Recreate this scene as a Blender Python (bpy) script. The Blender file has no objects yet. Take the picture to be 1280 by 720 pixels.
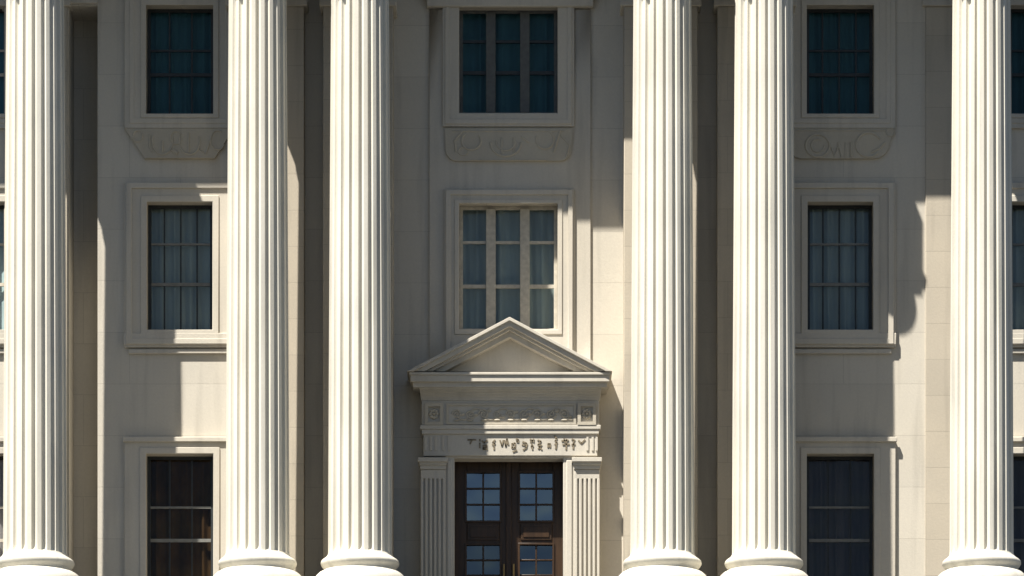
import bpy, bmesh, math, random
from mathutils import Vector

random.seed(7)
C = bpy.context.scene.collection
PI = math.pi

# ------------------------------------------------------------------ measures
# the side walls stand in the plane y = 0; q is metres in front of that plane (towards -y);
# px / py are a survey of the facade in 1/75 m steps, turned into metres by X() and Z()
D = 80.0            # camera distance from the wall
CAMZ = 1.7
def K(q): return 1.0 - q / D
def X(px, q=0.0): return (px - 638.0) / 75.0 * K(q)
def Z(py, q=0.0): return CAMZ + (12.0 + (720.0 - py) / 75.0) * K(q)

FLOOR = 12.70
SOFFIT = 25.06
CAPTOP = 24.13
TOPW = 25.7
SUN_DIR = Vector((-0.90, -1.0, 2.3)).normalized()     # towards the sun

# ------------------------------------------------------------------ materials
def nd(nt, t, **kw):
    n = nt.nodes.new(t)
    for k, v in kw.items():
        setattr(n, k, v)
    return n

def new_mat(name):
    m = bpy.data.materials.new(name); m.use_nodes = True
    nt = m.node_tree; nt.nodes.clear()
    out = nd(nt, 'ShaderNodeOutputMaterial')
    return m, nt, out

def stone(name, col, joints=False, var=0.07, streak=0.12, bump=0.25, rough=0.82, bw=1.7, bh=0.86, off=(0, 0)):
    m, nt, out = new_mat(name)
    L = nt.links.new
    b = nd(nt, 'ShaderNodeBsdfPrincipled'); b.inputs['Roughness'].default_value = rough
    b.inputs['Specular IOR Level'].default_value = 0.25
    L(b.outputs[0], out.inputs[0])
    geo = nd(nt, 'ShaderNodeNewGeometry')
    # large blotches
    n1 = nd(nt, 'ShaderNodeTexNoise'); n1.inputs['Scale'].default_value = 0.9; n1.inputs['Detail'].default_value = 6
    L(geo.outputs['Position'], n1.inputs['Vector'])
    # vertical rain streaks
    mp = nd(nt, 'ShaderNodeMapping'); mp.inputs['Scale'].default_value = (5.0, 5.0, 0.35)
    L(geo.outputs['Position'], mp.inputs['Vector'])
    n2 = nd(nt, 'ShaderNodeTexNoise'); n2.inputs['Scale'].default_value = 1.0; n2.inputs['Detail'].default_value = 5
    L(mp.outputs[0], n2.inputs['Vector'])
    # grain
    n3 = nd(nt, 'ShaderNodeTexNoise'); n3.inputs['Scale'].default_value = 26; n3.inputs['Detail'].default_value = 8
    n3.inputs['Roughness'].default_value = 0.7
    L(geo.outputs['Position'], n3.inputs['Vector'])
    r1 = nd(nt, 'ShaderNodeMapRange'); r1.inputs[1].default_value = 0.3; r1.inputs[2].default_value = 0.7
    r1.inputs[3].default_value = 1 - var; r1.inputs[4].default_value = 1 + var * 0.5
    L(n1.outputs[0], r1.inputs[0])
    r2 = nd(nt, 'ShaderNodeMapRange'); r2.inputs[1].default_value = 0.52; r2.inputs[2].default_value = 0.8
    r2.inputs[3].default_value = 1.0; r2.inputs[4].default_value = 1 - streak * 2
    L(n2.outputs[0], r2.inputs[0])
    r3 = nd(nt, 'ShaderNodeMapRange'); r3.inputs[1].default_value = 0.3; r3.inputs[2].default_value = 0.7
    r3.inputs[3].default_value = 0.95; r3.inputs[4].default_value = 1.04
    L(n3.outputs[0], r3.inputs[0])
    m1 = nd(nt, 'ShaderNodeMath', operation='MULTIPLY'); L(r1.outputs[0], m1.inputs[0]); L(r2.outputs[0], m1.inputs[1])
    m2 = nd(nt, 'ShaderNodeMath', operation='MULTIPLY'); L(m1.outputs[0], m2.inputs[0]); L(r3.outputs[0], m2.inputs[1])
    fac = m2.outputs[0]
    hgt = n3.outputs[0]
    if joints:
        sp = nd(nt, 'ShaderNodeSeparateXYZ'); L(geo.outputs['Position'], sp.inputs[0])
        ax = nd(nt, 'ShaderNodeMath', operation='ADD'); L(sp.outputs[0], ax.inputs[0]); ax.inputs[1].default_value = off[0]
        az = nd(nt, 'ShaderNodeMath', operation='ADD'); L(sp.outputs[2], az.inputs[0]); az.inputs[1].default_value = off[1]
        cb = nd(nt, 'ShaderNodeCombineXYZ'); L(ax.outputs[0], cb.inputs[0]); L(az.outputs[0], cb.inputs[1])
        br = nd(nt, 'ShaderNodeTexBrick')
        br.inputs['Color1'].default_value = (0.0, 0, 0, 1); br.inputs['Color2'].default_value = (1, 1, 1, 1)
        br.inputs['Mortar'].default_value = (0.5, 0.5, 0.5, 1)
        br.inputs['Scale'].default_value = 1.0; br.inputs['Mortar Size'].default_value = 0.005
        br.inputs['Mortar Smooth'].default_value = 0.3
        br.inputs['Brick Width'].default_value = bw; br.inputs['Row Height'].default_value = bh
        L(cb.outputs[0], br.inputs['Vector'])
        rb = nd(nt, 'ShaderNodeMapRange'); rb.inputs[3].default_value = 0.955; rb.inputs[4].default_value = 1.03
        L(br.outputs['Color'], rb.inputs[0])
        rj = nd(nt, 'ShaderNodeMapRange'); rj.inputs[3].default_value = 1.0; rj.inputs[4].default_value = 0.80
        L(br.outputs['Fac'], rj.inputs[0])
        m3 = nd(nt, 'ShaderNodeMath', operation='MULTIPLY'); L(rb.outputs[0], m3.inputs[0]); L(rj.outputs[0], m3.inputs[1])
        m4 = nd(nt, 'ShaderNodeMath', operation='MULTIPLY'); L(m3.outputs[0], m4.inputs[0]); L(fac, m4.inputs[1])
        fac = m4.outputs[0]
        mh = nd(nt, 'ShaderNodeMath', operation='MULTIPLY_ADD'); L(br.outputs['Fac'], mh.inputs[0]); mh.inputs[1].default_value = -1.5
        L(n3.outputs[0], mh.inputs[2]); hgt = mh.outputs[0]
    # warm / cool tint drifting over the stone
    tint = nd(nt, 'ShaderNodeMix', data_type='RGBA')
    tint.inputs[6].default_value = (*col, 1)
    tint.inputs[7].default_value = (col[0] * 0.98, col[1] * 0.94, col[2] * 0.86, 1)
    n4 = nd(nt, 'ShaderNodeTexNoise'); n4.inputs['Scale'].default_value = 0.45; n4.inputs['Detail'].default_value = 4
    L(geo.outputs['Position'], n4.inputs['Vector'])
    L(n4.outputs[0], tint.inputs[0])
    mul = nd(nt, 'ShaderNodeMix', data_type='RGBA', blend_type='MULTIPLY'); mul.inputs[0].default_value = 1
    L(tint.outputs[2], mul.inputs[6]); L(fac, mul.inputs[7])
    L(mul.outputs[2], b.inputs['Base Color'])
    bp = nd(nt, 'ShaderNodeBump'); bp.inputs['Strength'].default_value = bump; bp.inputs['Distance'].default_value = 0.012
    L(hgt, bp.inputs['Height']); L(bp.outputs[0], b.inputs['Normal'])
    return m

def plain(name, col, rough=0.6, spec=0.3, noise=0.15, scale=(12, 12, 12)):
    m, nt, out = new_mat(name); L = nt.links.new
    b = nd(nt, 'ShaderNodeBsdfPrincipled'); b.inputs['Roughness'].default_value = rough
    b.inputs['Specular IOR Level'].default_value = spec
    L(b.outputs[0], out.inputs[0])
    geo = nd(nt, 'ShaderNodeNewGeometry')
    mp = nd(nt, 'ShaderNodeMapping'); mp.inputs['Scale'].default_value = scale
    L(geo.outputs['Position'], mp.inputs['Vector'])
    n = nd(nt, 'ShaderNodeTexNoise'); n.inputs['Scale'].default_value = 1; n.inputs['Detail'].default_value = 6
    L(mp.outputs[0], n.inputs['Vector'])
    r = nd(nt, 'ShaderNodeMapRange'); r.inputs[1].default_value = 0.3; r.inputs[2].default_value = 0.7
    r.inputs[3].default_value = 1 - noise; r.inputs[4].default_value = 1 + noise
    L(n.outputs[0], r.inputs[0])
    mul = nd(nt, 'ShaderNodeMix', data_type='RGBA', blend_type='MULTIPLY'); mul.inputs[0].default_value = 1
    mul.inputs[6].default_value = (*col, 1); L(r.outputs[0], mul.inputs[7])
    L(mul.outputs[2], b.inputs['Base Color'])
    return m

def glass(name, tint, refl=0.10):
    m, nt, out = new_mat(name); L = nt.links.new
    tr = nd(nt, 'ShaderNodeBsdfTransparent'); tr.inputs[0].default_value = (*tint, 1)
    gl = nd(nt, 'ShaderNodeBsdfGlossy'); gl.inputs['Roughness'].default_value = 0.03
    gl.inputs[0].default_value = (0.9, 0.95, 1, 1)
    geo = nd(nt, 'ShaderNodeNewGeometry')
    n = nd(nt, 'ShaderNodeTexNoise'); n.inputs['Scale'].default_value = 1.6; n.inputs['Detail'].default_value = 1
    L(geo.outputs['Position'], n.inputs['Vector'])
    bp = nd(nt, 'ShaderNodeBump'); bp.inputs['Strength'].default_value = 0.35; bp.inputs['Distance'].default_value = 0.08
    L(n.outputs[0], bp.inputs['Height']); L(bp.outputs[0], gl.inputs['Normal'])
    mx = nd(nt, 'ShaderNodeMixShader'); mx.inputs[0].default_value = refl
    L(tr.outputs[0], mx.inputs[1]); L(gl.outputs[0], mx.inputs[2]); L(mx.outputs[0], out.inputs[0])
    return m

M = {}
M['wall'] = stone('wall limestone', (0.605, 0.575, 0.513), joints=True, var=0.05, off=(0.4, 0.30))
M['trim'] = stone('trim limestone', (0.59, 0.56, 0.50), streak=0.10)
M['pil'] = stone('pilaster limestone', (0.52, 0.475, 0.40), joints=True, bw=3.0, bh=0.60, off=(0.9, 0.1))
M['col'] = stone('column limestone', (0.75, 0.73, 0.66), var=0.08, streak=0.13, bump=0.22)
M['carve'] = stone('carved limestone', (0.54, 0.50, 0.42), var=0.12, streak=0.06, bump=0.4)
M['floor'] = stone('paving', (0.06, 0.06, 0.06), var=0.15)
M['ground'] = plain('ground paving', (0.04, 0.042, 0.045), rough=0.9, noise=0.25, scale=(0.4, 0.4, 0.4))
M['soffit'] = stone('darkened ceiling stone', (0.20, 0.18, 0.15))  # darkened so the ceiling throws less light onto the upper wall
M['letter'] = plain('shade-toned letter stone', (0.24, 0.20, 0.14), rough=0.9, noise=0.35, scale=(30, 30, 30))  # dark tone stands in for the shadows of pale raised letters
M['sash'] = plain('dark sash paint', (0.035, 0.040, 0.042), rough=0.45)
M['rail'] = plain('grey rail paint', (0.20, 0.20, 0.185), rough=0.5)
M['pale'] = plain('pale mullion paint', (0.52, 0.48, 0.40), rough=0.6)
M['dim'] = plain('shaded mullion paint', (0.12, 0.125, 0.12), rough=0.6)  # shade on the upper central mullions, put into their colour
M['curtain'] = plain('curtain cloth', (0.46, 0.43, 0.375), rough=0.95, noise=0.12, scale=(6, 6, 1))
M['whitecurtain'] = plain('white curtain cloth', (0.72, 0.70, 0.66), rough=0.95, noise=0.2, scale=(6, 6, 1))
M['darkcurtain'] = plain('dark blind cloth', (0.10, 0.095, 0.10), rough=0.95, noise=0.2, scale=(6, 6, 1))
M['browncurtain'] = plain('brown curtain cloth', (0.055, 0.040, 0.024), rough=0.95, noise=0.5, scale=(3, 3, 2))
M['room'] = plain('dark interior backing', (0.02, 0.021, 0.022), rough=0.9)  # near-black, stands for the unlit interior behind the openings
M['wood'] = plain('dark door wood', (0.042, 0.022, 0.010), rough=0.42, spec=0.4, noise=0.35, scale=(18, 18, 1.5))
M['brass'] = plain('door brass', (0.25, 0.17, 0.06), rough=0.35)
M['glass'] = {'upper': glass('dark window glass', (0.26, 0.46, 0.53), 0.012),
              'middle': glass('window glass', (0.66, 0.77, 0.80), 0.040),
              'warm': glass('brownish window glass', (0.80, 0.70, 0.55), 0.015),
              'lower': glass('grey window glass', (0.70, 0.70, 0.71), 0.024)}
M['doorglass_low'] = glass('lower door glass', (0.55, 0.58, 0.55), 0.13)
M['doorglass'] = glass('door glass', (0.40, 0.52, 0.62), 0.22)

# ------------------------------------------------------------------ mesh builder
class MB:
    def __init__(s): s.v = []; s.f = []
    def add(s, vs, fs):
        n = len(s.v); s.v += [tuple(v) for v in vs]; s.f += [tuple(i + n for i in f) for f in fs]
    def box(s, x0, x1, y0, y1, z0, z1):
        s.add([(x0, y0, z0), (x1, y0, z0), (x1, y1, z0), (x0, y1, z0), (x0, y0, z1), (x1, y0, z1), (x1, y1, z1), (x0, y1, z1)],
              [(0, 3, 2, 1), (4, 5, 6, 7), (0, 1, 5, 4), (1, 2, 6, 5), (2, 3, 7, 6), (3, 0, 4, 7)])
    def pbox(s, px0, px1, py0, py1, q0, q1):
        "box from survey numbers; its front face, at q1, spans px0..px1, py0..py1"
        s.box(X(px0, q1), X(px1, q1), -q1, -q0, Z(py1, q1), Z(py0, q1))
    def prism(s, pts, q0, q1):
        "polygon (x, z) extruded from depth q0 out to q1; any winding"
        a = sum(pts[i][0] * pts[(i + 1) % len(pts)][1] - pts[(i + 1) % len(pts)][0] * pts[i][1] for i in range(len(pts)))
        if a < 0: pts = pts[::-1]
        n = len(pts)
        s.add([(x, -q1, z) for x, z in pts] + [(x, -q0, z) for x, z in pts],
              [tuple(range(n)), tuple(range(2 * n - 1, n - 1, -1))] +
              [(i, i + n, (i + 1) % n + n, (i + 1) % n) for i in range(n)])
    def pprism(s, pts, q0, q1):
        s.prism([(X(a, q1), Z(b, q1)) for a, b in pts], q0, q1)
    def ring(s, o, i, q0, q1):
        "mitred picture-frame ring; o and i are (x0, x1, z0, z1)"
        oc = [(o[0], o[2]), (o[1], o[2]), (o[1], o[3]), (o[0], o[3])]
        ic = [(i[0], i[2]), (i[1], i[2]), (i[1], i[3]), (i[0], i[3])]
        vs = [(x, -q1, z) for x, z in oc] + [(x, -q1, z) for x, z in ic] + [(x, -q0, z) for x, z in oc] + [(x, -q0, z) for x, z in ic]
        fs = []
        for k in range(4):
            j = (k + 1) % 4
            fs += [(k, j, j + 4, k + 4), (k + 8, j + 8, j, k), (k + 4, j + 4, j + 12, k + 12)]
        s.add(vs, fs)
    def pring(s, o, i, q0, q1):
        f = lambda t: (X(t[0], q1), X(t[1], q1), Z(t[3], q1), Z(t[2], q1))
        s.ring(f(o), f(i), q0, q1)
    def lathe(s, prof, n=64, cx=0, cy=0, cap=True):
        base = len(s.v)
        for r, z in prof:
            for k in range(n):
                a = 2 * PI * k / n
                s.v.append((cx + r * math.cos(a), cy + r * math.sin(a), z))
        for i in range(len(prof) - 1):
            for k in range(n):
                a, b = base + i * n + k, base + i * n + (k + 1) % n
                s.f.append((a, b, b + n, a + n))
        if cap:
            s.f.append(tuple(base + k for k in range(n - 1, -1, -1)))
            t = base + (len(prof) - 1) * n
            s.f.append(tuple(t + k for k in range(n)))
    def tube(s, pts, r, n=8, flat=1.0):
        "round bead along a polyline lying on a wall"
        base = len(s.v); m = len(pts)
        P = [Vector(p) for p in pts]
        R = r if isinstance(r, (list, tuple)) else [r] * m
        for i, p in enumerate(P):
            t = (P[min(i + 1, m - 1)] - P[max(i - 1, 0)]).normalized()
            u = Vector((0, 1, 0)); w = t.cross(u)
            if w.length < 1e-4: w = Vector((1, 0, 0))
            w.normalize()
            for k in range(n):
                a = 2 * PI * k / n
                s.v.append(tuple(p + w * (R[i] * math.cos(a)) + u * (R[i] * flat * math.sin(a))))
        for i in range(m - 1):
            for k in range(n):
                a, b = base + i * n + k, base + i * n + (k + 1) % n
                s.f.append((a, a + n, b + n, b))
        s.f.append(tuple(base + k for k in range(n)))
        s.f.append(tuple(base + (m - 1) * n + k for k in range(n - 1, -1, -1)))
    def blob(s, c, r, n=10):
        "ellipsoid boss; r = (rx, ry, rz)"
        base = len(s.v); rings = 6
        for i in range(rings + 1):
            ph = PI * i / rings
            for k in range(n):
                a = 2 * PI * k / n
                s.v.append((c[0] + r[0] * math.sin(ph) * math.cos(a), c[1] + r[1] * math.sin(ph) * math.sin(a), c[2] + r[2] * math.cos(ph)))
        for i in range(rings):
            for k in range(n):
                a, b = base + i * n + k, base + i * n + (k + 1) % n
                s.f.append((a, a + n, b + n, b))
    def build(s, name, mat, parent=None, bevel=0.0, label=None, loc=None, angle=32, merge=True):
        me = bpy.data.meshes.new(name)
        me.from_pydata(s.v, [], s.f)
        bm = bmesh.new(); bm.from_mesh(me)
        if merge: bmesh.ops.remove_doubles(bm, verts=bm.verts, dist=0.0004)
        bmesh.ops.recalc_face_normals(bm, faces=bm.faces)
        bm.to_mesh(me); bm.free()
        for p in me.polygons: p.use_smooth = True
        me.set_sharp_from_angle(angle=math.radians(angle))
        me.materials.append(mat)
        o = bpy.data.objects.new(name, me); C.objects.link(o)
        if parent: o.parent = parent
        if loc: o.location = loc
        if bevel:
            md = o.modifiers.new('bevel', 'BEVEL'); md.width = bevel; md.segments = 2
            md.limit_method = 'ANGLE'; md.angle_limit = math.radians(40)
        if label: o['label'] = label
        return o

def wall_sheet(mb, x0, x1, z0, z1, q, holes):
    "front skin with rectangular openings (x0, x1, z0, z1, q_back, closed)"
    xs = sorted({x0, x1, *[v for h in holes for v in h[:2] if x0 < v < x1]})
    zs = sorted({z0, z1, *[v for h in holes for v in h[2:4] if z0 < v < z1]})
    for i in range(len(xs) - 1):
        for j in range(len(zs) - 1):
            cx, cz = (xs[i] + xs[i + 1]) / 2, (zs[j] + zs[j + 1]) / 2
            if any(h[0] < cx < h[1] and h[2] < cz < h[3] for h in holes): continue
            mb.add([(xs[i], -q, zs[j]), (xs[i + 1], -q, zs[j]), (xs[i + 1], -q, zs[j + 1]), (xs[i], -q, zs[j + 1])], [(0, 1, 2, 3)])
    for h in holes:
        a0, a1, b0, b1, qb, closed = h
        b0 = max(b0, z0); b1 = min(b1, z1)
        mb.add([(a0, -q, b0), (a1, -q, b0), (a1, -q, b1), (a0, -q, b1), (a0, -qb, b0), (a1, -qb, b0), (a1, -qb, b1), (a0, -qb, b1)],
               [(0, 4, 5, 1), (1, 5, 6, 2), (2, 6, 7, 3), (3, 7, 4, 0)] + ([(4, 5, 6, 7)] if closed else []))

# ------------------------------------------------------------------ setting
def structure(o):
    o['kind'] = 'structure'; return o

g = MB(); g.add([(-1500, -1500, 0), (1500, -1500, 0), (1500, 1500, 0), (-1500, 1500, 0)], [(0, 1, 2, 3)])
structure(g.build('ground', M['ground']))
st = MB()
NST = 70; rise = FLOOR / NST; tread = 0.36
for k in range(1, NST):
    st.box(-14, 14, -4.2 - (NST - k) * tread, -4.2 - (NST - k - 1) * tread + (0.0), 0.004, k * rise)
structure(st.build('steps', M['floor'], merge=False))

# ------------------------------------------------------------------ the building
root = bpy.data.objects.new('public_building', None); C.objects.link(root)
root['label'] = 'pale limestone public building with giant fluted columns and a pedimented central doorway'
root['category'] = 'building'

pod = MB(); pod.box(-15, 15, -4.2, 12, 0.006, FLOOR)
pod.build('podium', M['floor'], root)

REV = 0.42                                   # depth of the window reveals
SIDE_C = [224.5, 1050.5]; OUT_C = [-29, 1305]
ROWS = {'upper': (6, 142), 'middle': (252, 412), 'lower': (567, 752)}

def hole(cx, half, row, q):
    a, b = ROWS[row]
    return (X(cx - half, q), X(cx + half, q), Z(b, q), Z(a, q))

XE = 11.9
def side_wall(sign):
    holes = []
    for cx in ([224.5, -29] if sign < 0 else [1050.5, 1305]):
        for r in ROWS:
            h = hole(cx, 42 if r != 'middle' else 41, r, 0)
            holes.append((*h, -REV, False))
    if sign < 0:
        holes.append((X(86), X(122), FLOOR, Z(7), -0.95, True))
        x0, x1 = -XE, X(450)
    else:
        x0, x1 = X(826), XE
    mb = MB(); wall_sheet(mb, x0, x1, FLOOR, TOPW, 0.0, holes)
    return mb.build('wall', M['wall'], root)
side_wall(-1); side_wall(1)

# central wall, set back a little, with the raised panel round the two middle windows
QC = -0.17; QP = -0.12; QG = -0.57
ch = {r: (X(574, QC), X(697, QC), Z(ROWS[r][1], QC), Z(ROWS[r][0] + 2, QC)) for r in ('upper', 'middle')}
door_hole = (X(568, QC), X(704, QC), FLOOR, Z(570, QC))
mb = MB(); wall_sheet(mb, X(452, QC), X(824, QC), FLOOR, TOPW, QC, [(*ch['upper'], QG - 0.05, False), (*ch['middle'], QG - 0.05, False), (*door_hole, -0.70, False)])
mb.build('wall', M['wall'], root)
mb = MB(); zc = Z(500, QP)
wall_sheet(mb, X(537, QP), X(738, QP), zc, Z(12, QP), QP, [(*ch['upper'], QC + .002, False), (*ch['middle'], QC + .002, False)])
for s0, s1 in ((537, 537), (738, 738)):
    x = X(s0, QP); mb.add([(x, -QP, zc), (x, -QC, zc), (x, -QC, Z(12, QP)), (x, -QP, Z(12, QP))], [(0, 1, 2, 3)])
pan = mb.build('wall_panel', M['trim'], root)
mb = MB()
mb.pbox(533, 742, -40, 8, QC, QP + 0.11); mb.pbox(530, 745, -46, -4, QC, QP + 0.16)
mb.build('panel_cornice', M['trim'], pan, bevel=0.02)

# pilasters behind the columns: px0, px1, projection
def pilaster(p0, p1, q, qw=0.0):
    mb = MB()
    mb.box(X(p0, q), X(p1, q), -q, -qw + 0.30, FLOOR, Z(8, q))
    o = mb.build('pilaster', M['pil'], root, bevel=0.012)
    c = MB()
    x0, x1 = X(p0, q), X(p1, q)
    z = Z(8, q)
    for dz, dh, e in ((0, 0.10, 0.06), (0.10, 0.45, 0.02), (0.55, 0.12, 0.07), (0.67, 0.35, 0.12), (1.02, SOFFIT + .3 - z - 1.02, 0.05)):
        c.box(x0 - e, x1 + e, -q - e, -qw + 0.30, z + dz, z + dz + dh)
    c.build('capital', M['trim'], o, bevel=0.015)
    b = MB()
    b.box(x0 - .05, x1 + .05, -q - .05, -qw + 0.30, FLOOR + .002, FLOOR + 0.45)
    b.build('pilaster_base', M['trim'], o, bevel=0.02)
    return o
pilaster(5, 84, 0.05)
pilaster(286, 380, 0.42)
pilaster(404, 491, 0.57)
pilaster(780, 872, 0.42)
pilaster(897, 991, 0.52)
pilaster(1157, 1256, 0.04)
# cap over the narrow slot beside the left corner
mb = MB(); mb.pbox(80, 122, -30, 4, 0.0, 0.06); mb.build('slot_lintel', M['trim'], root, bevel=0.012)

# entablature, porch ceiling and roof
mb = MB()
mb.box(-XE, XE, -2.25, -1.30, SOFFIT, SOFFIT + 0.75)
mb.box(-XE, XE, -2.29, -1.30, SOFFIT + 0.75, SOFFIT + 1.45)
mb.box(-XE, XE, -2.34, -1.30, SOFFIT + 1.45, SOFFIT + 2.5)
mb.box(-XE, XE, -2.60, 0.0, SOFFIT + 2.5, SOFFIT + 2.85)
mb.box(-XE, XE, -2.85, 0.0, SOFFIT + 2.85, SOFFIT + 3.2)
mb.build('entablature', M['col'], root, bevel=0.02, merge=False)
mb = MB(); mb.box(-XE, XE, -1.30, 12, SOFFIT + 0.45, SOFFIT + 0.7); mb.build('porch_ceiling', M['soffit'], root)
mb = MB(); mb.box(-XE, XE, 2.9, 12, FLOOR, SOFFIT + 0.45); mb.build('inner_wall', M['room'], root)
for sx in (-1, 1):
    mb = MB(); mb.box(min(sx * XE, sx * (XE - .4)), max(sx * XE, sx * (XE - .4)), 0.002, 2.9, FLOOR, SOFFIT + 0.45); mb.build('end_wall', M['wall'], root)

# ------------------------------------------------------------------ columns
QA = 1.80; CK = K(QA) / 75.0
ZB = Z(693.5, QA); ZT = 22.97
RB, RT = 0.520, 0.470
def shaft_mesh():
    mb = MB(); NF = 20; per = 2 * PI / NF
    fl = 0.58                                      # share of the period that is flute
    zs = [0, 0.008, 0.02, 0.035, 0.05, 0.07, 0.09, 0.12]
    H = ZT - ZB
    mids = [0.12 + (H - 0.24) * k / 14 for k in range(1, 14)]
    zs = zs + mids + [H - z for z in zs[::-1]]
    prof = []
    for k in range(NF):
        c = k * per + math.radians(-90 + 4)
        prof.append((c - per / 2, 0.0))
        n = 10
        for i in range(n + 1):
            t = -1 + 2 * i / n
            prof.append((c + t * per * fl / 2, math.sqrt(max(0, 1 - t * t))))
    N = len(prof)
    for z in zs:
        u = z / H
        R = RB + (RT - RB) * (u ** 1.5 * 0.55 + u * 0.45)
        e = min(z, H - z) / 0.12
        m = math.sqrt(max(0, 1 - (1 - min(1, e)) ** 2))
        for a, d in prof:
            r = R - d * m * 0.066 * R / RB
            mb.v.append((r * math.cos(a), r * math.sin(a), z))
    for j in range(len(zs) - 1):
        for k in range(N):
            a, b = j * N + k, j * N + (k + 1) % N
            mb.f.append((a, b, b + N, a + N))
    return mb

def spiral(cx, cz, r0, turns, sgn, y, n=46, a0=PI / 2):
    return [(cx + sgn * r0 * (1 - 0.86 * i / n) * math.cos(a0 - turns * 2 * PI * i / n), y,
             cz + 1.9 * r0 * (1 - 0.86 * i / n) * math.sin(a0 - turns * 2 * PI * i / n)) for i in range(n + 1)]

def make_column():
    sh = shaft_mesh().build('column', M['col'], root, angle=28)
    b = MB()
    zz = lambda py: Z(py, QA) - ZB
    prof = [(0.40, zz(693.5) + .06), (RB + 0.002, zz(693.5) + .003), (0.535, zz(695.5)), (0.565, zz(698)), (0.605, zz(700)), (0.632, zz(702)), (0.640, zz(704.2)),
            (0.636, zz(706.5)), (0.618, zz(709)), (0.592, zz(711)), (0.582, zz(713.2)), (0.600, zz(714.2)), (0.660, zz(716.5)), (0.715, zz(720.5)),
            (0.750, zz(726)), (0.762, zz(732)), (0.750, zz(738.5)), (0.715, zz(744)), (0.66, zz(747.5)), (0.60, zz(748.5))]
    b.lathe(prof[::-1], 96)
    b.box(-.79, .79, -.79, .79, FLOOR + 0.002 - ZB, zz(748.6))
    b.build('column_base', M['col'], sh, angle=40)
    c = MB(); h = ZT - ZB
    t = CAPTOP - ZB
    c.lathe([(RT - .02, h - .02), (RT + .05, h), (RT + .055, h + .04), (RT + .02, h + .07), (RT - .01, h + .12), (RT + .02, h + .5), (RT + .12, h + .9), (RT + .2, t - .30)], 64)
    for sy in (-1, 1):
        for sx in (-1, 1):
            cx, cz = sx * 0.33, h + 0.48
            n = 32
            pts = [(cx + 0.23 * math.cos(2 * PI * k / n), cz + 0.46 * math.sin(2 * PI * k / n)) for k in range(n)]
            a, bq = (0.10, 0.50) if sy < 0 else (-0.50, -0.10)
            c.prism(pts, a, bq)
            c.tube(spiral(cx, cz, 0.22, 2.2, sx, sy * 0.51), 0.03, 6)
    # acanthus leaves round the bell
    for k in range(8):
        a = 2 * PI * k / 8
        for hh, rr in ((h + .12, RT - .01), (h + .42, RT + .02)):
            pts = [((rr + o) * math.cos(a), (rr + o) * math.sin(a), hh + z) for o, z in ((0, 0), (.04, .14), (.07, .26), (.14, .32), (.17, .28))]
            c.tube(pts, [.10, .13, .11, .07, .02], 6, 0.6)
    c.box(-.60, .60, -.58, .58, t - .30, t - .12)
    c.box(-.66, .66, -.62, .62, t - .12, t - .003)
    c.box(-.61, .61, -.58, .58, t - .003, SOFFIT - ZB - .003)
    c.build('capital', M['col'], sh, angle=35, merge=False)
    return sh
col0 = make_column()
COLS = [44, 322, 450, 828, 955, 1227]
col_objs = [col0]
for i, px in enumerate(COLS):
    if i == 0: o = col0
    else:
        o = col0.copy(); C.objects.link(o); o.parent = root
        for ch_ in col0.children:
            cc = ch_.copy(); C.objects.link(cc); cc.parent = o
        col_objs.append(o)
    o.location = (X(px, QA), -QA, ZB)

# ------------------------------------------------------------------ windows
def add_curtain(x0, x1, z0, z1, y, mat, label, seed, period=0.27, amp=0.035, group='curtains behind the windows'):
    rnd = random.Random(seed)
    n = max(40, int((x1 - x0) * 60)); mb = MB()
    ph = rnd.random() * 6
    rows = 5
    for j in range(rows + 1):
        z = z0 + (z1 - z0) * j / rows
        for i in range(n + 1):
            x = x0 + (x1 - x0) * i / n
            w = 2 * PI * x / period + ph + 0.5 * math.sin(x * 5 + seed) + 0.08 * math.sin(z * 1.7 + seed)
            yy = y + amp * (abs(math.sin(w / 2)) * 2 - 1) + 0.25 * amp * math.sin(w * 2.3 + z * .6)
            mb.v.append((x, yy, z))
    for j in range(rows):
        for i in range(n):
            a = j * (n + 1) + i
            mb.f.append((a, a + 1, a + n + 2, a + n + 1))
    o = mb.build('curtain', mat, None, merge=False, angle=80)
    o['label'] = label; o['category'] = 'curtain'; o['group'] = group
    return o

def bars(mb, h, w, y, vx, hz, t=0.03, fr=0.055):
    "sash frame and glazing bars; h = opening"
    x0, x1, z0, z1 = h
    mb.ring((x0, x1, z0, z1), (x0 + fr, x1 - fr, z0 + fr, z1 - fr), -(y + 0.06), -y)
    for v in vx: mb.box(v - t / 2, v + t / 2, y + 0.012, y + 0.045, z0 + fr - .005, z1 - fr + .005)

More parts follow.
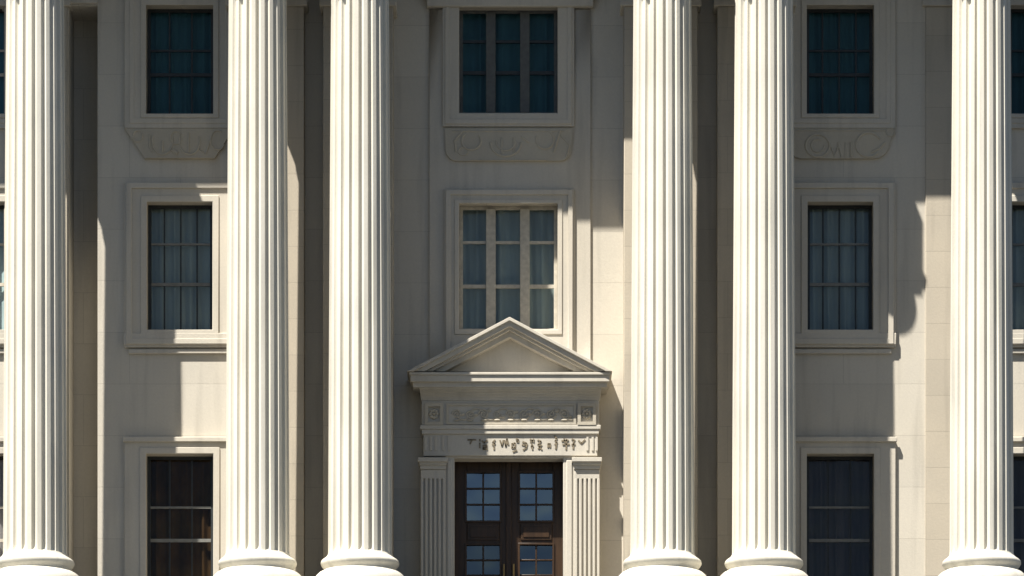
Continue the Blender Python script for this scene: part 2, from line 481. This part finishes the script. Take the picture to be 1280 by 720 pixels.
def side_window(cx, row, dirx, label):
    h = hole(cx, 42 if row != 'middle' else 41, row, 0)
    a, b = ROWS[row]
    hw = 42 if row != 'middle' else 41
    x0p, x1p = cx - hw, cx + hw
    o0, o1 = cx - 69, cx + 69
    mb = MB()
    if row == 'upper':
        mb.pring((o0, o1, -22, 160), (x0p, x1p, a, b), 0.002, 0.07)
        mb.pring((o0 + 6, o1 - 6, -18, 154), (o0 + 12, o1 - 12, -14, 148), 0.05, 0.085)
        mb.pring((x0p - 7, x1p + 7, a - 7, b + 5), (x0p, x1p, a, b), 0.05, 0.09)
    elif row == 'middle':
        mb.pring((o0, o1, 228, 434), (x0p, x1p, a, b), 0.002, 0.075)
        mb.pring((o0 + 2, o1 - 2, 228, 430), (o0 + 9, o1 - 9, 235, 423), 0.06, 0.115)
        mb.pring((x0p - 8, x1p + 8, a - 8, b + 6), (x0p, x1p, a, b), 0.05, 0.098)
    else:
        mb.pring((o0, o1, 548, 772), (x0p, x1p, a, b), 0.002, 0.075)
        mb.pbox(o0 - 2, o1 + 2, 546, 552, 0.06, 0.125)
        mb.pring((x0p - 8, x1p + 8, a - 8, b + 6), (x0p, x1p, a, b), 0.05, 0.098)
    w = mb.build('window', M['trim'], root, bevel=0.010, merge=False, label=label)
    # sill
    s = MB()
    if row == 'middle':
        s.pbox(o0 - 1, o1 + 1, 416, 431, 0.0, 0.10)
        s.pbox(o0 + 5, o1 - 5, 436, 442, 0.0, 0.06)
        s.build('sill', M['trim'], w, bevel=0.014)
    elif row == 'lower':
        s.pbox(o0 - 1, o1 + 1, 754, 768, 0.0, 0.17); s.build('sill', M['trim'], w, bevel=0.014)
    # sash
    y = 0.27
    zb = lambda py: Z(py, -y)
    hh = {'upper': (63, 93), 'middle': (305, 355), 'lower': (634, 675)}[row]
    f4 = [h[0] + (h[1] - h[0]) * k / 4 for k in (1, 2, 3)]
    f3 = [h[0] + (h[1] - h[0]) * k / 3 for k in (1, 2)]
    sb = MB()
    bars(sb, h, 0, y, f4 if row == 'middle' or cx > 900 and row == 'upper' else f3, (), t=0.026)
    sb.build('sash', M['sash'], w, merge=False)
    dark = row == 'upper'
    for k, py in enumerate(hh):
        rb = MB()
        t = 0.022 if k == 0 else 0.034
        rb.box(h[0] + .05, h[1] - .05, y + 0.004, y + 0.05, zb(py) - t, zb(py) + t * 0.6)
        rb.build('glazing_bar', M['pale'] if cx < 0 else M['sash'] if dark else M['rail'], w, merge=False)
    p = MB(); p.add([(h[0] + .05, y + .03, h[2] + .05), (h[1] - .05, y + .03, h[2] + .05), (h[1] - .05, y + .03, h[3] - .05), (h[0] + .05, y + .03, h[3] - .05)], [(0, 1, 2, 3)])
    p.build('pane', M['glass']['warm' if row == 'lower' and cx == 224.5 else row], w)
    r = MB(); r.box(h[0] - .3, h[1] + .3, REV + .002, REV + 1.6, h[2] - .3, h[3] + .3)  # dark box added behind the window to block light
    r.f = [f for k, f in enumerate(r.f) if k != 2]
    r.build('window_backing', M['room'], w)
    return w, h

def label_pos(cx): 
    return {224.5: 'left of the doorway', 1050.5: 'right of the doorway', -29: 'at the far left edge', 1305: 'at the far right edge'}[cx]
wins = {}
for cx in (224.5, 1050.5, -29, 1305):
    for row in ROWS:
        w, h = side_window(cx, row, 1, None)
        wins[(cx, row)] = w
        where = {'upper': 'top-floor', 'middle': 'middle-floor', 'lower': 'ground-floor'}[row]
        if cx == -29:
            mat = M['whitecurtain']; lab = 'white curtain behind the %s window at the far left edge' % where
        elif row == 'lower':
            mat = M['browncurtain'] if cx == 224.5 else M['darkcurtain']
            lab = ('dark brown curtain ' if cx == 224.5 else 'charcoal curtain ') + 'hanging inside the %s window %s' % (where, label_pos(cx))
        else:
            mat = M['curtain']
            lab = '%s grey pleated curtain inside the %s window %s' % ('pale' if row == 'middle' else 'dim', where, label_pos(cx))
        add_curtain(h[0] - .05, h[1] + .05, h[2] - .05, h[3] + .08, 0.37, mat, lab, int(cx) * 3 + len(row) * 7)

# carved aprons under the upper side windows
def tube_px(mb, pts, r, q, flat=1.0):
    mb.tube([(X(a, q), -q, Z(b, q)) for a, b in pts], r, 8, flat)
def arc(cx, cy, rx, ry, a0, a1, n=16):
    return [(cx + rx * math.cos(math.radians(a0 + (a1 - a0) * i / n)), cy + ry * math.sin(math.radians(a0 + (a1 - a0) * i / n))) for i in range(n + 1)]

mb = MB()
mb.pprism([(156, 160.5), (181, 198), (268, 198), (292, 160.5)], 0.002, 0.065)
q = 0.068
for cx in (203, 237):
    tube_px(mb, arc(cx, 176, 13, 17, 200, -20), [0.016] * 17, q)
tube_px(mb, [(187, 168), (187, 184), (190, 191)], 0.018, q)
tube_px(mb, [(203, 176), (203, 190)], 0.02, q); tube_px(mb, [(236, 166), (236, 190)], 0.02, q)
tube_px(mb, [(215, 187), (222, 192)], 0.035, q)
tube_px(mb, arc(220, 172, 7, 8, 0, 330), 0.016, q)
tube_px(mb, [(250, 186), (257, 193), (266, 165)], 0.018, q)
tube_px(mb, arc(272, 175, 9, 12, 30, 300), 0.016, q)
tube_px(mb, arc(172, 170, 6, 7, 60, 400), 0.016, q)
tube_px(mb, [(184, 197), (266, 197)], 0.012, q)
mb.build('carved_apron', M['carve'], wins[(224.5, 'upper')], merge=False)

mb = MB()
pts = [(982, 160.5)] + arc(998, 181, 17, 17, 200, 90, 8)[0:0] + arc(1003, 178, 20, 20, 180, 90, 8) + arc(1092, 178, 20, 20, 90, 0, 8) + [(1119, 160.5)]
mb.pprism(pts, 0.002, 0.060)
q = 0.062
tube_px(mb, arc(1022, 182, 15, 14, 0, 360, 28), 0.020, q)
tube_px(mb, arc(1022, 182, 8, 8, 0, 300, 20), 0.013, q)
tube_px(mb, [(1036, 176), (1043, 195), (1049, 180)], 0.020, q); tube_px(mb, [(1048, 178), (1052, 196)], 0.020, q)
tube_px(mb, [(1057, 178), (1057, 196)], 0.014, q); tube_px(mb, [(1064, 178), (1064, 196)], 0.024, q)
tube_px(mb, arc(1086, 181, 16, 15, 40, 330, 28), 0.020, q)
tube_px(mb, [(1090, 190), (1100, 185), (1106, 178)], 0.018, q)
tube_px(mb, arc(1113, 165, 5, 5, 0, 330, 16), 0.013, q)
tube_px(mb, [(996, 163), (1108, 163)], 0.012, q)
mb.build('carved_apron', M['carve'], wins[(1050.5, 'upper')], merge=False)

# the two central windows: three lights between mullions, shade-toned in the upper one
def centre_window(row):
    h = ch[row]; a, b = ROWS[row]
    mb = MB()
    if row == 'upper':
        mb.pring((553, 718, -10, 158), (574, 697, a + 2, b), QP + .002, QP + 0.05)
        mb.pring((556, 715, -10, 155), (562, 709, -10, 149), QP + .03, QP + 0.07)
    else:
        mb.pring((555, 718, 236, 470), (574, 697, a + 2, b), QP + .002, QP + 0.05)
        mb.pring((557, 716, 237, 468), (563, 710, 243, 462), QP + .03, QP + 0.085)
        mb.pring((568, 703, 249, 418), (574, 697, a + 2, b), QP + .03, QP + 0.07)
    w = mb.build('window', M['trim'], root, bevel=0.010, merge=False, label='%s three-light window above the doorway' % ('upper' if row == 'upper' else 'lower'))
    y = 0.38
    sb = MB()
    sb.ring(h, (h[0] + .06, h[1] - .06, h[2] + .06, h[3] - .06), -(y + .06), -y)
    for p0, p1 in ((607.5, 619.5), (650, 662)):
        sb.box(X(p0, -y), X(p1, -y), y - 0.05, y + 0.06, h[2] + .055, h[3] - .055)
    sb.build('mullion', M['pale'] if row == 'middle' else M['dim'], w, bevel=0.008, merge=False)
    for k, py in enumerate((52, 91) if row == 'upper' else (303, 358)):
        rb = MB()
        t = 0.022 if k == 0 else 0.03
        rb.box(h[0] + .055, h[1] - .055, y + 0.002, y + 0.05, Z(py, -y) - t, Z(py, -y) + t)
        rb.build('glazing_bar', M['sash'] if row == 'upper' else M['pale'], w, merge=False)
    p = MB(); p.add([(h[0] + .05, y + .04, h[2] + .05), (h[1] - .05, y + .04, h[2] + .05), (h[1] - .05, y + .04, h[3] - .05), (h[0] + .05, y + .04, h[3] - .05)], [(0, 1, 2, 3)])
    p.build('pane', M['glass'][row], w)
    r = MB(); r.box(h[0] - .3, h[1] + .3, 0.63, 2.2, h[2] - .3, h[3] + .3); r.f = [f for k, f in enumerate(r.f) if k != 2]  # dark backing box, added to keep light out behind the glass
    r.build('window_backing', M['room'], w)
    add_curtain(h[0] - .05, h[1] + .05, h[2] - .05, h[3] + .08, 0.52, M['curtain'],
                '%s grey pleated curtain inside the three-light window %s' % (('dim', 'on the top floor') if row == 'upper' else ('pale', 'just above the pediment')), 11 + len(row), period=0.36, amp=0.04)
    return w
cwu = centre_window('upper'); cwm = centre_window('middle')
mb = MB()
mb.pprism([(556, 160.5)] + arc(571, 186, 14, 15, 180, 90, 6) + arc(700, 186, 14, 15, 90, 0, 6) + [(716, 160.5)], QP + .002, QP + 0.05)
q = QP + 0.052
tube_px(mb, arc(589, 176, 12, 11, -40, 230, 18), 0.018, q); tube_px(mb, [(578, 164), (568, 176), (570, 190)], 0.018, q)
tube_px(mb, arc(579, 189, 6, 5, 0, 330, 14), 0.013, q)
tube_px(mb, arc(632, 178, 19, 17, 180, 0, 18), 0.020, q)
tube_px(mb, arc(632, 176, 12, 12, 180, 0, 14), 0.016, q)
tube_px(mb, [(627, 172), (627, 192)], 0.016, q); tube_px(mb, [(642, 172), (642, 190)], 0.016, q)
tube_px(mb, [(652, 170), (661, 178)], 0.02, q)
tube_px(mb, arc(681, 174, 11, 12, -60, 200, 18), 0.018, q); tube_px(mb, [(700, 163), (692, 190)], 0.02, q)
tube_px(mb, [(700, 168), (712, 182), (708, 196)], 0.016, q); tube_px(mb, [(588, 200), (684, 200)], 0.014, q)
tube_px(mb, [(566, 164), (706, 164)], 0.012, q)
mb.build('carved_apron', M['carve'], cwu, merge=False)

# ------------------------------------------------------------------ doorcase
DC = 637
mb = MB()
QF = 0.24
mb.pbox(527, 749, 500, 533, QC, QF)                               # frieze block
mb.pbox(529, 747, 541, 570, QC, QF - 0.012)                        # inscription block
mb.pbox(556, 568, 566, 775, QC, QF - .06); mb.pbox(704, 719, 566, 775, QC, QF - .06)
mb.pbox(556, 719, 566, 573, QC, QF - .058)
mb.pbox(559, 565, 575, 775, QF - .1, QF - .035); mb.pbox(708, 715, 575, 775, QF - .1, QF - .035)
dc = mb.build('doorcase', M['trim'], root, bevel=0.012, merge=False, label='carved stone door surround with a triangular pediment')
mb = MB()                                                         # ledge over the inscription
mb.pbox(525, 751, 531, 536.5, QC, QF + 0.04); mb.pbox(527, 749, 536.5, 542.5, QC, QF + 0.022)
mb.build('ledge', M['trim'], dc, bevel=0.010, merge=False)
def cove(mb, x0, x1, y0, y1, qa, qb, n=8):
    "moulding leaning out from qa at the bottom (y1) to qb at the top (y0)"
    for i in range(n):
        u0, u1 = i / n, (i + 1) / n
        q1 = qa + (qb - qa) * (1 - math.cos(u1 * PI / 2))
        e = (q1 - qa) * 75 * 0.15
        ya, yb = y1 + (y0 - y1) * u1, y1 + (y0 - y1) * u0
        mb.pbox(x0 - e, x1 + e, ya, yb + .3, QC, q1)
mb = MB()
cove(mb, 526, 750, 484, 500, QF + .01, QF + 0.18)
mb.pbox(516, 759, 477, 484, QC, QF + 0.215)
mb.pbox(513, 762, 468.5, 477, QC, QF + 0.275)
mb.pbox(511.5, 763.5, 465, 468.5, QC, QF + 0.30)
mb.build('cornice', M['trim'], dc, bevel=0.008, merge=False)
# pediment
mb = MB()
def rake(y_apex, y_end, x_half, th, q0, q1):
    "one inverted-V moulding; thickness th measured vertically"
    sl = (y_end - y_apex) / x_half
    xi = (y_end - (y_apex + th)) / sl
    mb.pprism([(DC - x_half, y_end), (DC, y_apex), (DC + x_half, y_end), (DC + xi, y_end), (DC, y_apex + th), (DC - xi, y_end)], q0, q1)
sl = 68 / 128
rake(396, 464, 128.5, 4.5, QC, QF + 0.335)
rake(400.6, 464, 119.5, 7, QC, QF + 0.285)
rake(407.6, 464, 106, 5, QC, QF + 0.20)
rake(412.6, 464, 97, 8.5, QC, QF + 0.11)
mb.pprism([(DC - 90, 464.5), (DC, 416), (DC + 90, 464.5)], QC, QF - 0.10)
mb.build('pediment', M['trim'], dc, bevel=0.006, merge=False)

# frieze panel with worn foliage relief, and the two square rosettes
mb = MB()
mb.pring((558, 720, 504, 530.5), (561, 717, 507, 528), QF + .002, QF + 0.025)
q = QF + 0.012
rnd = random.Random(3)
for k in range(9):
    cx = 571 + k * 16.8
    r = 5.5 + rnd.random() * 1.5; s = 1 if k % 2 else -1
    tube_px(mb, [(cx + s * (r * (1 - .8 * i / 18)) * math.cos(i * .55), 517.5 + (r * (1 - .8 * i / 18)) * math.sin(i * .55) * s) for i in range(19)], 0.015, q, 0.8)
    tube_px(mb, arc(cx + 8, 517.5, 8, 7, 180 if s > 0 else 0, 360 if s > 0 else 180, 8), 0.013, q, 0.8)
    mb.blob((X(cx + 7, q), -q, Z(512 + rnd.random() * 10, q)), (0.04, 0.018, 0.03))
    mb.blob((X(cx, q), -q, Z(525, q)), (0.055, 0.02, 0.02))
mb.build('frieze_carving', M['carve'], dc, merge=False)
for x0, x1 in ((531, 554), (722, 745)):
    mb = MB()
    mb.pring((x0, x1, 503.5, 531), (x0 + 4, x1 - 4, 508, 527), QF + .002, QF + 0.05)
    cx, cy = (x0 + x1) / 2, 517.5
    for k in range(8):
        a = k * PI / 4
        mb.blob((X(cx + 4.3 * math.cos(a), QF), -QF, Z(cy + 4.6 * math.sin(a), QF)), (0.035, 0.035, 0.035))
    mb.blob((X(cx, QF), -QF, Z(cy, QF)), (0.03, 0.05, 0.03))
    mb.build('rosette', M['carve'], dc, merge=False)
# inscription
QI = QF - 0.012
def glyph(*strokes):
    mb = MB()
    for p in strokes:
        pts = [(520 + a / 5.333, 490 + b / 5.333) for a, b in p]
        for (a0, b0), (a1, b1) in zip(pts, pts[1:]):
            dx, dy = a1 - a0, b1 - b0; l = math.hypot(dx, dy) or 1; nx, ny = -dy / l * 0.95, dx / l * 0.95
            ex, ey = dx / l * .4, dy / l * .4
            mb.pprism([(a0 - ex + nx, b0 - ey + ny), (a1 + ex + nx, b1 + ey + ny), (a1 + ex - nx, b1 + ey - ny), (a0 - ex - nx, b0 - ey - ny)], QI - .01, QI + 0.012)
    mb.build('carved_letter', M['letter'], dc, merge=False)
glyph([(345, 318), (400, 318)], [(372, 318), (362, 345)])
glyph([(425, 315), (425, 326)], [(425, 340), (425, 372)])
glyph([(440, 325), (455, 338), (474, 322)], [(446, 358), (470, 354), (470, 368), (448, 370), (448, 382), (476, 380)])
glyph([(526, 320), (512, 335), (526, 345), (508, 352)], [(520, 358), (520, 382)])
glyph([(560, 322), (572, 358), (582, 322)], [(590, 322), (598, 362), (606, 312), (616, 350)])
glyph([(640, 345), (660, 340), (660, 370), (640, 372), (640, 345)], [(668, 312), (682, 318), (672, 330), (684, 332)], [(646, 398), (672, 388)])
glyph([(712, 332), (735, 340), (728, 356), (708, 350)], [(740, 345), (735, 372), (715, 385)])
glyph([(762, 315), (786, 332)], [(786, 315), (764, 335)], [(772, 345), (776, 382)], [(766, 362), (782, 360)])
glyph([(812, 320), (832, 328), (814, 350), (838, 384)], [(836, 352), (816, 378)])
glyph([(880, 368), (880, 345), (894, 345), (894, 368)])
glyph([(924, 292), (938, 310), (928, 325), (940, 338), (926, 350)], [(936, 350), (932, 378)])
glyph([(972, 325), (1016, 322)], [(978, 350), (1022, 347)], [(988, 312), (992, 336)], [(1004, 314), (1000, 382)])
glyph([(1040, 315), (1058, 322)], [(1050, 322), (1048, 378)], [(1038, 350), (1060, 348)])
glyph([(1084, 322), (1102, 342), (1126, 318)])
# little upright flutes at both ends of the inscription band
for x in (531, 537.5, 544, 553, 560, 733, 739.5, 744.5):
    mb = MB(); mb.pbox(x, x + 2.6, 546, 563, QI - .01, QI + 0.02)
    mb.build('upright_fillet', M['trim'], dc, merge=False)
# fluted side pilasters
for x0, x1 in ((525.5, 557), (718, 750)):
    mb = MB()
    w = x1 - x0
    mb.pbox(x0, x1, 586, 775, QC, QF - .03)
    nf = 5
    for k in range(nf + 1):
        c = x0 + 2 + (w - 4) * k / nf
        mb.pbox(c - 1.6, c + 1.6, 598, 775, QF - .04, QF + 0.015)
    mb.pbox(x0 + .4, x1 - .4, 587, 598.5, QF - .04, QF + .012)
    p = mb.build('door_pilaster', M['trim'], dc, bevel=0.008, merge=False)
for x0, x1 in ((525.5, 557), (718, 750)):
    mb = MB()
    mb.pbox(x0 - 3, x1 + 2.5, 571.5, 577, QC, QF + 0.10); mb.pbox(x0 - 1.5, x1 + 1.5, 577, 581, QC, QF + 0.06); mb.pbox(x0 - .5, x1 + .5, 581, 586.5, QC, QF + 0.03)
    mb.build('door_capital', M['trim'], dc, bevel=0.008, merge=False)

# ------------------------------------------------------------------ door leaves
QD = -0.33
def leaf(x0, x1, panes_x, handle_px):
    mb = MB()
    glass_y = [(590.5, 650.5), (681, 738)]
    xs = [x0, panes_x[0], panes_x[1], x1]
    # stiles and rails
    mb.pbox(x0, panes_x[0], 568, 790, QD - .07, QD); mb.pbox(panes_x[1], x1, 568, 790, QD - .07, QD)
    mb.pbox(panes_x[0], panes_x[1], 568, 590.5, QD - .07, QD - .002); mb.pbox(panes_x[0], panes_x[1], 650.5, 681, QD - .07, QD - .002); mb.pbox(panes_x[0], panes_x[1], 738, 790, QD - .07, QD - .002)
    # raised panel on the lock rail, glazing bead and bars
    mb.pbox(panes_x[0] + 1, panes_x[1] - 1, 655, 675, QD - .02, QD + .02)
    mb.pbox(panes_x[0] + 4, panes_x[1] - 4, 658.5, 671.5, QD - .02, QD + .035)
    for ya, yb in glass_y:
        mb.pring((panes_x[0] - 2.5, panes_x[1] + 2.5, ya - 2.5, yb + 2.5), (panes_x[0], panes_x[1], ya, yb), QD - .01, QD + .022)
        xm = (panes_x[0] + panes_x[1]) / 2
        mb.pbox(xm - 1.1, xm + 1.1, ya, yb, QD - .045, QD - .012)
        for k in (1, 2):
            yy = ya + (yb - ya) * k / 3
            mb.pbox(panes_x[0], panes_x[1], yy - 1.0, yy + 1.0, QD - .043, QD - .014)
    d = mb.build('door', M['wood'], root, bevel=0.006, merge=False)
    for ya, yb in glass_y:
        p = MB(); q = QD - .05
        p.add([(X(panes_x[0], q), -q, Z(yb, q)), (X(panes_x[1], q), -q, Z(yb, q)), (X(panes_x[1], q), -q, Z(ya, q)), (X(panes_x[0], q), -q, Z(ya, q))], [(0, 1, 2, 3)])
        p.build('pane', M['doorglass'] if ya < 600 else M['doorglass_low'], d)
    hb = MB()
    hb.pbox(handle_px - 1, handle_px + 1, 705, 740, QD + .03, QD + .06); hb.pbox(handle_px - 1, handle_px + 1, 706, 709, QD - .01, QD + .04); hb.pbox(handle_px - 1, handle_px + 1, 736, 739, QD - .01, QD + .04)
    hb.build('handle', M['brass'], d, merge=False)
    return d
leaf(568.3, 635.6, (583.5, 624.5), 630); leaf(636.4, 703.7, (650, 690.5), 642)
mb = MB(); mb.pbox(632.5, 639.5, 568, 790, QD - .02, QD + .03); mb.pbox(568.3, 703.7, 566, 577, QD - .02, QD + .05)
mb.build('door_frame', M['wood'], root, bevel=0.008, merge=False)
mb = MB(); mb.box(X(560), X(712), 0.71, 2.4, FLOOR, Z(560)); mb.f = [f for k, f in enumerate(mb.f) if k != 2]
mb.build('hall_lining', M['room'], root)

# ------------------------------------------------------------------ light and camera
W = bpy.data.worlds.new('World'); bpy.context.scene.world = W; W.use_nodes = True
nt = W.node_tree; nt.nodes.clear()
sky = nt.nodes.new('ShaderNodeTexSky'); sky.sky_type = 'NISHITA'; sky.sun_disc = False
sky.sun_elevation = math.asin(SUN_DIR.z); sky.sun_rotation = math.atan2(SUN_DIR.x, SUN_DIR.y)
sky.air_density = 1.0; sky.dust_density = 0.25; sky.ozone_density = 4.0
bg = nt.nodes.new('ShaderNodeBackground'); bg.inputs[1].default_value = 0.065
out = nt.nodes.new('ShaderNodeOutputWorld')
nt.links.new(sky.outputs[0], bg.inputs[0]); nt.links.new(bg.outputs[0], out.inputs[0])

sl = bpy.data.lights.new('sun', 'SUN'); sl.energy = 9.8; sl.angle = math.radians(0.5); sl.color = (1.0, 0.945, 0.855)
so = bpy.data.objects.new('sun', sl); C.objects.link(so); so.location = SUN_DIR * 100
so.rotation_euler = SUN_DIR.to_track_quat('Z', 'Y').to_euler()

cam = bpy.data.cameras.new('camera'); co = bpy.data.objects.new('camera', cam); C.objects.link(co)
co.location = (0, -D, CAMZ); co.rotation_euler = (PI / 2, 0, 0)
cam.sensor_width = 36; cam.lens = 36 * D / (1280 / 75.0)
cam.shift_x = 2 / 1280.0; cam.shift_y = (12 + 4.8) / (1280 / 75.0)
cam.clip_start = 1; cam.clip_end = 5000
sc = bpy.context.scene; sc.camera = co
sc.view_settings.view_transform = 'Standard'; sc.view_settings.look = 'None'; sc.view_settings.exposure = 0
sc.cycles.max_bounces = 8; sc.cycles.diffuse_bounces = 3; sc.cycles.transparent_max_bounces = 12
